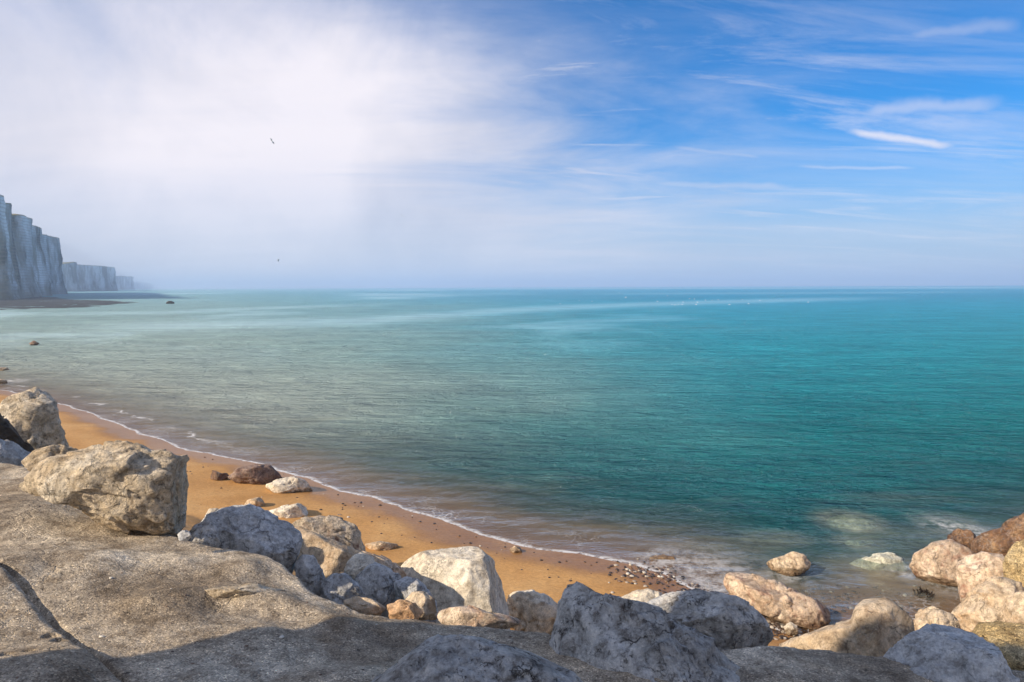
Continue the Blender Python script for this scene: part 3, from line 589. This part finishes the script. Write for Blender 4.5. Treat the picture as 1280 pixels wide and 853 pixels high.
 dict(name='submerged_rock', outline=[(1045, 676), (1062, 669), (1090, 670), (1100, 680), (1080, 688), (1050, 686)], D_=16.2, mat=M['under'], dep=.8, seed=35, cat='rock', sink=.12, label='faint narrow rock under water between the whitish sunken rock and the awash rock'),
 dict(name='submerged_rock', outline=[(940, 668), (960, 663), (990, 672), (1000, 682), (975, 684), (950, 678)], D_=16.8, mat=M['under'], dep=.8, seed=36, cat='rock', sink=.13, label='faint rock under water nearest the dark middle shallows'),
 dict(name='reef_rock', outline=[(1160, 641), (1172, 638), (1194, 644), (1201, 651), (1186, 656), (1164, 650)], D_=17.9, mat=M['brown'], dep=.7, seed=37, cat='rock', label='small flat brown rock breaking the water beyond the pinkish boulders'),
 dict(name='reef_rock', outline=[(1192, 653), (1206, 652), (1222, 656), (1226, 662), (1206, 664), (1194, 660)], D_=17.2, mat=M['pink'], dep=.7, seed=38, cat='rock', label='low pale wet rock with foam beside the small flat brown rock', sink=.03),
 dict(name='boulder', outline=[(1183, 670), (1196, 661), (1214, 664), (1224, 674), (1220, 700), (1190, 696)], D_=15.2, mat=M['brown'], dep=.9, seed=39, label='small reddish wet rock between the pinkish boulder and the brown boulder'),
 dict(name='boulder', outline=[(1212, 682), (1221, 669), (1247, 661), (1264, 651), (1282, 639), (1320, 626), (1350, 660), (1340, 710), (1260, 705), (1218, 702)], D_=13.8, mat=M['brown'], dep=.7, seed=40, sub=6, nplanes=5, label='large glossy brown boulder at the right edge of the frame'),
 dict(name='boulder', outline=[(1136, 707), (1144, 691), (1165, 679), (1188, 676), (1206, 683), (1222, 693), (1215, 715), (1204, 735), (1170, 733), (1146, 722)], D_=13.4, mat=M['pink'], dep=.8, seed=41, facet=.10, sub=6, p=2.3, nplanes=4, rough=.04, cells=.015, label='smooth pinkish rounded boulder standing in the water'),
 dict(name='boulder', outline=[(1197, 708), (1207, 695), (1227, 689), (1254, 694), (1270, 706), (1275, 730), (1250, 760), (1215, 765), (1200, 748)], D_=11.9, mat=M['pink'], dep=.8, seed=42, sub=6, p=2.4, nplanes=4, rough=.04, label='red brown streaked rounded boulder touching the smooth pinkish boulder'),
 dict(name='boulder', outline=[(1252, 700), (1267, 679), (1282, 672), (1320, 670), (1330, 760), (1290, 775), (1262, 745)], D_=10.9, mat=M['yellow'], dep=.8, seed=43, sub=6, label='rough yellow crusted boulder below the large glossy brown boulder'),
 dict(name='boulder', outline=[(1186, 772), (1209, 742), (1237, 721), (1262, 722), (1280, 733), (1295, 760), (1280, 795), (1220, 800)], D_=9.9, mat=M['tan'], dep=.8, seed=44, sub=6, nplanes=5, cells=.03, label='cream and rose cracked boulder sloping up behind the pitted grey boulder'),
 dict(name='boulder', outline=[(1252, 760), (1268, 742), (1290, 738), (1320, 750), (1320, 800), (1262, 796)], D_=9.0, mat=M['tan'], dep=.8, seed=45, label='small tan cracked block at the right edge above the yellow slab'),
 dict(name='boulder', outline=[(1142, 772), (1148, 762), (1165, 760), (1193, 768), (1200, 790), (1180, 815), (1148, 810)], D_=7.9, mat=M['tan'], dep=.9, seed=46, label='small square topped tan rock between the sandy hump and the cracked boulder'),
 dict(name='boulder', outline=[(1196, 785), (1212, 774), (1240, 775), (1290, 783), (1340, 790), (1350, 940), (1240, 930), (1200, 860)], D_=6.2, mat=M['yellow'], dep=.8, seed=47, sub=6, p=3.2, nplanes=4, cells=.015, label='sunlit yellow slab behind the pitted grey boulder in the frame corner'),
 dict(name='boulder', outline=[(1250, 840), (1275, 836), (1320, 842), (1330, 930), (1260, 920)], D_=5.0, mat=M['tan'], dep=.8, seed=48, label='flat tan rock in the lowest corner below the yellow slab'),
 # beach
 dict(name='beach_rock', outline=[(283, 597), (300, 585), (320, 581), (338, 582), (349, 591), (354, 602), (335, 608), (300, 605)], mat=M['purple'], dep=.7, seed=50, cat='rock', nplanes=4, label='flat dark reddish rock at the tide line'),
 dict(name='beach_rock', outline=[(329, 608), (345, 600), (368, 596), (382, 601), (391, 613), (385, 619), (345, 618)], mat=M['white'], dep=.7, seed=51, cat='rock', nplanes=5, label='cream wedge shaped rock on the sand before the dark reddish rock'),
 dict(name='beach_rock', outline=[(303, 632), (312, 624), (325, 622), (332, 630), (324, 636), (306, 636)], mat=M['tan'], dep=.8, seed=52, cat='rock', sub=4, label='small tan rock on sand behind the rounded blue grey boulder'),
 dict(name='beach_rock', outline=[(326, 642), (350, 634), (375, 629), (384, 635), (385, 646), (362, 649), (335, 646)], mat=M['white'], dep=.8, seed=53, cat='rock', nplanes=6, label='flat pale pointed rock on the sand nearest the rounded blue grey boulder'),
 dict(name='beach_rock', outline=[(455, 680), (475, 677), (495, 680), (503, 685), (490, 690), (462, 688)], mat=M['tan'], dep=.6, seed=54, cat='rock', label='long low tan rock half buried in the open sand'),
 dict(name='beach_rock', outline=[(262, 594), (268, 588), (276, 592), (284, 591), (287, 597), (275, 602), (264, 600)], mat=M['brown'], dep=.8, seed=55, cat='rock', sub=4, label='small rust brown rock on sand beside the largest pitted boulder'),
 dict(name='beach_rock', outline=[(634, 687), (643, 682), (651, 685), (653, 691), (642, 692)], mat=M['tan'], dep=.8, seed=56, cat='rock', sub=4, label='lone small tan stone by the foam line in the middle of the beach'),
 dict(name='beach_rock', outline=[(808, 698), (828, 693), (842, 696), (847, 703), (832, 707), (812, 704)], D_=14.7, mat=M['tan'], dep=.7, seed=57, cat='rock', label='low pale rock awash where the pebbles meet the water'),
 dict(name='beach_rock', outline=[(-6, 462), (2, 459), (10, 460), (13, 466), (4, 469), (-6, 468)], D_=50, mat=M['crust'], dep=.9, seed=58, cat='rock', sub=4, label='distant rock in the shallows farthest along the beach'),
 dict(name='beach_rock', outline=[(-6, 476), (1, 474), (8, 475), (10, 480), (2, 483), (-6, 482)], D_=43, mat=M['crust'], dep=.9, seed=59, cat='rock', sub=4, label='distant rock in the foam just before the farthest shallows rock'),
 dict(name='ledge_stone', outline=[(211, 748), (240, 738), (275, 734), (315, 729), (340, 735), (372, 742), (360, 752), (300, 753), (250, 758), (222, 756)], D_=4.74, mat=M['crust'], facet=.08, dep=.6, seed=60, cat='stone', p=2.0, nplanes=3, label='low pale tan stone set into the open surface of the ledge', sub=6, fine=.02),
 dict(name='sea_rock', outline=[(36, 429.5), (40, 427), (43, 426), (46, 428), (50, 429), (46, 432), (39, 432)], D_=72, mat=M['brown'], dep=.8, seed=61, cat='rock', sub=4, label='tiny brown rock alone in the pale water off the beach'),
 dict(name='sea_rock', outline=[(207, 379), (210, 376.5), (214, 376.5), (218, 378), (218, 380), (208, 380)], D_=245, mat=M['dark'], dep=.8, seed=62, cat='rock', sub=4, label='tiny dark rock beyond the tip of the reef'),
]
for k_ in B: rock(**k_)

# ------------------------------------------------------------------ filler pebbles on the sand and gravel
def scatter(name, spots, size, mat, label_attr=None):
    d, Fc = ico(2); Vs, Fs, rn = [], [], []; base = 0
    for i, (px, py) in enumerate(spots):
        D_ = hit_ground(px, py); p = at_d(px, py, D_); s = size * rng.uniform(.5, 1.6)
        e = d * (s * np.array([rng.uniform(.8, 1.5), rng.uniform(.8, 1.4), rng.uniform(.4, .8)]))
        e = e * (1 + .18 * pnoise(d * 1.7 + i))[:, None]; a = rng.uniform(0, 6.3)
        e = np.stack([e[:, 0] * math.cos(a) - e[:, 1] * math.sin(a), e[:, 0] * math.sin(a) + e[:, 1] * math.cos(a), e[:, 2]], -1)
        z = float(ground_z(np.array([p[0]]), np.array([p[1]]))[0])
        Vs.append(e + np.array([p[0], p[1], z + s * .15])); Fs.append(Fc + base); base += len(d); rn.append(np.full(len(d), rng.random()))
    return mesh_obj(name, np.concatenate(Vs), np.concatenate(Fs), mat, attrs={'rnd': np.concatenate(rn)}, kind='stuff')
m, t, out = new_mat('wet_pebbles')
rv = t.node('ShaderNodeAttribute', attribute_name='rnd').outputs['Fac']
c = t.ramp(rv, [(0, (.025, .018, .015)), (.55, (.06, .04, .03)), (.78, (.16, .09, .05)), (.92, (.42, .36, .28)), (1, (.6, .55, .46))])
b = t.node('ShaderNodeBsdfPrincipled', {'Base Color': c, 'Roughness': .45}); t.l.new(b.outputs[0], out.inputs[0]); M['peb'] = m
sp = []
for _ in range(300):
    u = rng.random(); cx = 775 + 150 * u; cy = 706 + 50 * u ** 1.3
    sp.append((cx + rng.normal(0, 14), cy + rng.normal(0, 8) + 6))
for _ in range(260): sp.append((rng.uniform(940, 1000), rng.uniform(768, 800)))
for _ in range(160): sp.append((rng.uniform(985, 1150), rng.uniform(728, 775)))
scatter('pebbles', sp, .026, M['peb'])
sp = []
for _ in range(110):
    u = rng.random(); px = 230 + 560 * u; yl = np.interp(px, [p[0] for p in shore_px], [p[1] for p in shore_px])
    sp.append((px, yl + abs(rng.normal(0, 22)) + 3))
scatter('beach_debris', sp, .022, M['peb'])
d, Fc = ico(2); Vs, Fs, rn = [], [], []; base = 0
for i in range(110):
    big = i < 3
    px, py = ((139, 727), (127, 793), (352, 797))[i] if big else (rng.uniform(0, 690), rng.uniform(620, 853))
    p = at_z(px, py, 4.0); p = at_z(px, py, float(ledge_z(np.array([p[0]]), np.array([p[1]]), False)[0]))
    if math.hypot(p[0], p[1]) > np.interp(math.atan2(p[0], p[1]), eaz, er) - .05: continue
    s = .013 if big else rng.uniform(.003, .008)
    e = d * s * np.array([rng.uniform(.9, 1.6), rng.uniform(.7, 1.2), .5]) * (1 + .25 * pnoise(d * 1.9 + i))[:, None]
    Vs.append(e + np.array([p[0], p[1], float(ledge_z(np.array([p[0]]), np.array([p[1]]))[0]) + s * .2])); Fs.append(Fc + base); base += len(d); rn.append(np.full(len(d), 1.0 if big else rng.uniform(.5, 1)))
mesh_obj('stone_chips', np.concatenate(Vs), np.concatenate(Fs), M['peb'], attrs={'rnd': np.concatenate(rn)}, kind='stuff')
# weed tuft standing in the shallow pool
bm = bmesh.new(); p = at_z(1156, 742, 0.0)
for k in range(26):
    a = rng.uniform(0, 6.3); r_ = rng.uniform(.02, .14); hgt = rng.uniform(.02, .07); w_ = .02
    x, y = r_ * math.cos(a), r_ * math.sin(a)
    v = [bm.verts.new(q) for q in ((x - w_, y, -.15), (x + w_, y, -.15), (x * 1.3 + w_ * .8, y * 1.3, hgt * .6), (x * 1.5, y * 1.6, hgt), (x * 1.3 - w_ * .8, y * 1.3, hgt * .6))]
    bm.faces.new(v)
me = bpy.data.meshes.new('seaweed_clump'); bm.to_mesh(me); bm.free(); me.materials.append(M['dark'])
o = bpy.data.objects.new('seaweed_clump', me); C.objects.link(o); o.location = p; o['label'] = 'small dark red weed tuft in the brown pool beside the pinkish boulder'; o['category'] = 'seaweed'

# ------------------------------------------------------------------ chalk cliffs
m, t, out = new_mat('chalk_cliff')
tc = t.node('ShaderNodeTexCoord').outputs['Object']
g = t.node('ShaderNodeAttribute', attribute_name='top').outputs['Fac']; hv = t.node('ShaderNodeAttribute', attribute_name='height').outputs['Fac']
c = t.ramp(t.noise(t.scale(tc, (1, 1, .35)), .045, 8, .65), [(.40, (.07, .085, .08)), (.49, (.44, .50, .52)), (.60, (.74, .80, .82))])  # chalk tinted blue: haze over the cliffs put into the colour
c = t.mix(t.mr(t.noise(t.scale(tc, (1, 1, .22)), .11, 6, .6), .50, .64, 0, .75), c, (.16, .17, .13))
c = t.mix(t.mr(t.node('ShaderNodeTexWave', {'Vector': tc, 'Scale': .16, 'Distortion': 3.0, 'Detail': 4.0}, bands_direction='Z').outputs[1], .55, .9, 0, .38), c, (.28, .27, .24))
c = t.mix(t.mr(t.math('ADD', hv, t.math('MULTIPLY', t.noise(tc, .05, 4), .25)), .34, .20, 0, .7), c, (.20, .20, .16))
gr = t.ramp(t.noise(tc, .05, 6, .6), [(.35, (.10, .12, .03)), (.55, (.26, .22, .07)), (.7, (.38, .30, .12))])
c = t.mix(g, c, gr)
b = t.node('ShaderNodeBsdfPrincipled', {'Base Color': c, 'Roughness': .95, 'Normal': t.node('ShaderNodeBump', {'Height': t.noise(tc, .18, 8, .65), 'Strength': .8, 'Distance': 4.0}).outputs[0]})
t.l.new(b.outputs[0], out.inputs[0]); M['chalk'] = m
def cpt(px, D_): v = ray(px, 360); return (v[0] / v[1] * D_, D_)
def cliff(name, pts, step, seed, nh=64):
    P0 = np.array([(*cpt(px, d_), top) for px, d_, top in pts]); L = np.concatenate([[0], np.cumsum(np.hypot(*np.diff(P0[:, :2], axis=0).T))])
    n = max(20, int(L[-1] / step)); s = np.linspace(0, L[-1], n)
    x = np.interp(s, L, P0[:, 0]); y = np.interp(s, L, P0[:, 1]); top = np.interp(s, L, P0[:, 2])
    kx = np.ones(5) / 5; x[2:-2] = np.convolve(x, kx, 'valid'); y[2:-2] = np.convolve(y, kx, 'valid')
    dx, dy = np.gradient(x), np.gradient(y); l = np.hypot(dx, dy); nx, ny = dy / l, -dx / l      # seaward
    top = top + 1.5 * pnoise(np.stack([s / 40, s * 0 + seed, s * 0], -1))
    v = np.linspace(0, 1, nh); vv, ss = np.meshgrid(v, s, indexing='ij')
    P = np.stack([ss / 28, vv * .7, ss * 0 + seed], -1).reshape(-1, 3)
    but = fbm(P, 4, .55, ridged=True).reshape(vv.shape)
    sm = fbm(np.stack([ss / 7, vv * 4, ss * 0 + seed], -1).reshape(-1, 3), 4).reshape(vv.shape)
    off = 6 * (but - .2) * (1 - vv * .2) + 2.2 * sm + 4 * (1 - vv) ** 4
    X = x[None] + nx[None] * off; Y = y[None] + ny[None] * off; Z = -2 + vv * (top[None] + 2)
    rowsX, rowsY, rowsZ, tp = [X], [Y], [Z], [np.where(vv > .985, 1, 0) + 0.0 * vv]
    for q, k in ((3, 0.6), (12, .4), (40, -1.5), (120, -6)):
        rowsX.append((X[-1] - nx * q - q * .6)[None]); rowsY.append((Y[-1] - ny * q * .5)[None]); rowsZ.append((Z[-1] + k + .8 * pnoise(np.stack([s / 9, s * 0 + q, s * 0], -1)))[None]); tp.append(np.ones((1, n)))
    X, Y, Z, tp = map(np.concatenate, (rowsX, rowsY, rowsZ, tp))
    hh = np.concatenate([vv, np.ones((4, n))])
    mesh_obj(name, np.stack([X, Y, Z], -1).reshape(-1, 3), grid_faces(X.shape[0], n), M['chalk'], attrs={'top': tp.ravel(), 'height': hh.ravel()}, kind='structure')
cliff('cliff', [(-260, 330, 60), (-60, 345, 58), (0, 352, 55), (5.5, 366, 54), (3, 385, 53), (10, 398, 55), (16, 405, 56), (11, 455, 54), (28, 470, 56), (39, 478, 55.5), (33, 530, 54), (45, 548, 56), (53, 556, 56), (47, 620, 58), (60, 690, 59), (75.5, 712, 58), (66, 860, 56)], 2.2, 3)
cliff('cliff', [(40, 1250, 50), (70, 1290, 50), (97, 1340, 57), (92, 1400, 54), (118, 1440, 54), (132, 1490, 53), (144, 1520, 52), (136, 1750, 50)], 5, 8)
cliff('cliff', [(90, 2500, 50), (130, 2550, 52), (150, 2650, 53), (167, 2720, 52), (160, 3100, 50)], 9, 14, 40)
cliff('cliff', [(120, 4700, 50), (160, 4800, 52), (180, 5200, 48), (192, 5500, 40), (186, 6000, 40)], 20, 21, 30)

# dark reef flat at the foot of the cliff
poly = np.array([at_z(px, py, 0)[:2] for px, py in [(-260, 396), (-60, 391), (0, 388.5), (60, 386.5), (120, 384.5), (150, 381.5), (188, 378.5), (150, 376), (100, 374.5), (78, 371.5), (20, 371), (-260, 372)]])
ys = np.geomspace(150, 640, 300); ts = np.linspace(-1.05, -.46, 200)
Y, Tt = np.meshgrid(ys, ts, indexing='ij'); X = Y * Tt
d = seg_dist(X, Y, np.concatenate([poly, poly[:1]])) * np.where(inside(X, Y, poly), 1, -1)
P = np.stack([X, Y, X * 0], -1).reshape(-1, 3)
Z = .54 * sstep(d, -6, 12) - .46 + .8 * fbm(P * np.array([.035, .14, 1]), 5, .62).reshape(X.shape) * sstep(d, -8, 4) + .35 * np.clip(fbm(P * .3, 3), 0, 1).reshape(X.shape) * sstep(d, 0, 10)
Z = np.where(d < -8, -1.0, Z)
m, t, out = new_mat('weedy_reef')
tc = t.node('ShaderNodeTexCoord').outputs['Object']
c = t.ramp(t.noise(tc, .25, 8, .7), [(.35, (.010, .011, .010)), (.58, (.025, .026, .02)), (.75, (.09, .085, .07))])
b = t.node('ShaderNodeBsdfPrincipled', {'Base Color': c, 'Roughness': .7}); t.l.new(b.outputs[0], out.inputs[0])
mesh_obj('reef_terrain', np.stack([X, Y, Z], -1).reshape(-1, 3), grid_faces(*X.shape), m, kind='structure')

# ------------------------------------------------------------------ unseen wall added behind the camera to shade the near rocks
bm = bmesh.new()
zs_ = [3.0, 6.9, 7.2, 7.5, 7.75, 7.95, 8.4, 9.0, 9.3, 9.55]; es_ = [1.15, 1.18, 1.24, 1.52, 1.34, .95, .60, .95, .90, .80]     # end profile shaped to draw the shadow edge
prof = [(-.02 * (z - 3), z) for z in zs_] + [(-1.3, z) for z in zs_[::-1]]; NP_ = len(prof)
n = 24; ring = []
wx0, wy0, wy1 = -5.2, -14.0, 1.14
for i in range(n + 1):
    ring.append([bm.verts.new((wx0 + a, wy0 + (np.interp(z, zs_, es_) - wy0) * i / n, z)) for a, z in prof])
for i in range(n):
    for j in range(NP_): bm.faces.new((ring[i][j], ring[i][(j + 1) % NP_], ring[i + 1][(j + 1) % NP_], ring[i + 1][j]))
bm.faces.new(ring[0]); bm.faces.new(ring[-1][::-1]); bmesh.ops.recalc_face_normals(bm, faces=bm.faces)
me = bpy.data.meshes.new('shade_wall'); bm.to_mesh(me); bm.free(); me.materials.append(M['concrete'])
o = bpy.data.objects.new('shade_wall', me); C.objects.link(o); o['label'] = 'tall unseen concrete wall added behind the ledge to cast shade'; o['category'] = 'wall'

# ------------------------------------------------------------------ gulls
m, t, out = new_mat('white_feathers'); b = t.node('ShaderNodeBsdfPrincipled', {'Base Color': (.85, .85, .85), 'Roughness': .7}); t.l.new(b.outputs[0], out.inputs[0]); M['feather'] = m
m, t, out = new_mat('grey_feathers'); b = t.node('ShaderNodeBsdfPrincipled', {'Base Color': (.30, .31, .33), 'Roughness': .7}); t.l.new(b.outputs[0], out.inputs[0]); M['gfeather'] = m
def gull_body(sz):
    d, Fc = ico(3); e = d.copy(); x = e[:, 0]
    wdt = .34 * np.clip(1 - .55 * np.clip(-x, 0, 1) ** 1.5, .2, 1)
    e = np.stack([x * .9, e[:, 1] * wdt, e[:, 2] * wdt * .9 + .18 * np.clip(x - .45, 0, 1) + .12 * np.clip(-x - .5, 0, 1)], -1)
    hd, Fh = ico(2); h_ = hd * .2 + np.array([.78, 0, .34]); bk = hd * np.array([.14, .045, .04]) + np.array([1.02, 0, .32])
    return np.concatenate([e, h_, bk]) * sz, np.concatenate([Fc, Fh + len(d), Fh + len(d) + len(hd)])
Vb, Fb = gull_body(.42)
proto = mesh_obj('floating_gull', Vb, Fb, M['feather'])
spots = [(822, 377), (840, 381), (844, 381.5), (848, 381), (853, 381), (872, 378), (854, 378), (862, 373.5), (868, 374), (898, 375), (882, 375.5), (890, 375.5), (912, 381), (928, 375), (936, 380), (774, 366), (846, 364), (834, 370), (782, 372), (1178, 366), (724, 376), (740, 377), (950, 376), (870, 381), (1010, 378), (700, 380)]
for i, (px, py) in enumerate(spots):
    o = proto if i == 0 else proto.copy()
    if i: C.objects.link(o)
    p = at_z(px, py, .03); o.location = p; o.rotation_euler = (0, 0, rng.uniform(0, 6.3))
    s = .75 + .5 * (p[1] > 330); o.scale = (s, s, s)
    o['label'] = 'tiny white gull floating on the far turquoise water'; o['category'] = 'gull'; o['group'] = 'gulls resting on the far sea'
def flyer(px, py, D_, lab, bank):
    r_ = bpy.data.objects.new('flying_gull', None); C.objects.link(r_); r_.location = at_d(px, py, D_); r_.rotation_euler = (bank, .2, rng.uniform(0, 6))
    r_['label'] = lab; r_['category'] = 'gull'
    mesh_obj('body', Vb * .6, Fb, M['feather'], parent=r_)
    for s in (-1, 1):
        vs = []; 
        for u, ch, z in ((0, .20, .04), (.3, .19, .14), (.55, .14, .15), (.8, .03, .05)):
            for dz_ in (.012, -.012): vs += [(ch - .05 * u, s * (u + .06), z + dz_), (-ch - .18 * u, s * (u + .06), z + dz_)]
        fs = []
        for i in range(3):
            a = i * 4; fs += [(a, a + 1, a + 5, a + 4), (a + 2, a + 3, a + 7, a + 6), (a, a + 2, a + 6, a + 4), (a + 1, a + 3, a + 7, a + 5)]
        fs += [(0, 1, 3, 2), (12, 13, 15, 14)]
        mesh_obj('wing', vs, fs, M['gfeather'], parent=r_, smooth=False)
flyer(340, 177, 190, 'grey gull flying highest over the hazy bay', .9)
flyer(503, 270, 210, 'grey gull flying low in the middle of the hazy sky', -.5)
flyer(348, 326, 190, 'white gull flying just above the horizon haze', .3)

# ------------------------------------------------------------------ haze: one closed box round everything
bm = bmesh.new()
x0, x1, y0, y1, z0, z1 = -15500, 15500, -15500, 15500, -5.6, 75
vs = [bm.verts.new((x, y, z)) for z in (z0, z1) for y in (y0, y1) for x in (x0, x1)]
for f_ in ((0, 2, 3, 1), (4, 5, 7, 6), (0, 1, 5, 4), (2, 6, 7, 3), (0, 4, 6, 2), (1, 3, 7, 5)): bm.faces.new([vs[i] for i in f_])
me = bpy.data.meshes.new('haze'); bm.to_mesh(me); bm.free()
o = bpy.data.objects.new('haze', me); C.objects.link(o); o['kind'] = 'stuff'
m, t, out = new_mat('haze_air')
pv = t.node('ShaderNodeVolumePrincipled', {'Color': (.56, .70, .91), 'Density': .00042, 'Anisotropy': 0.1})
t.l.new(pv.outputs[0], out.inputs['Volume']); me.materials.append(m)
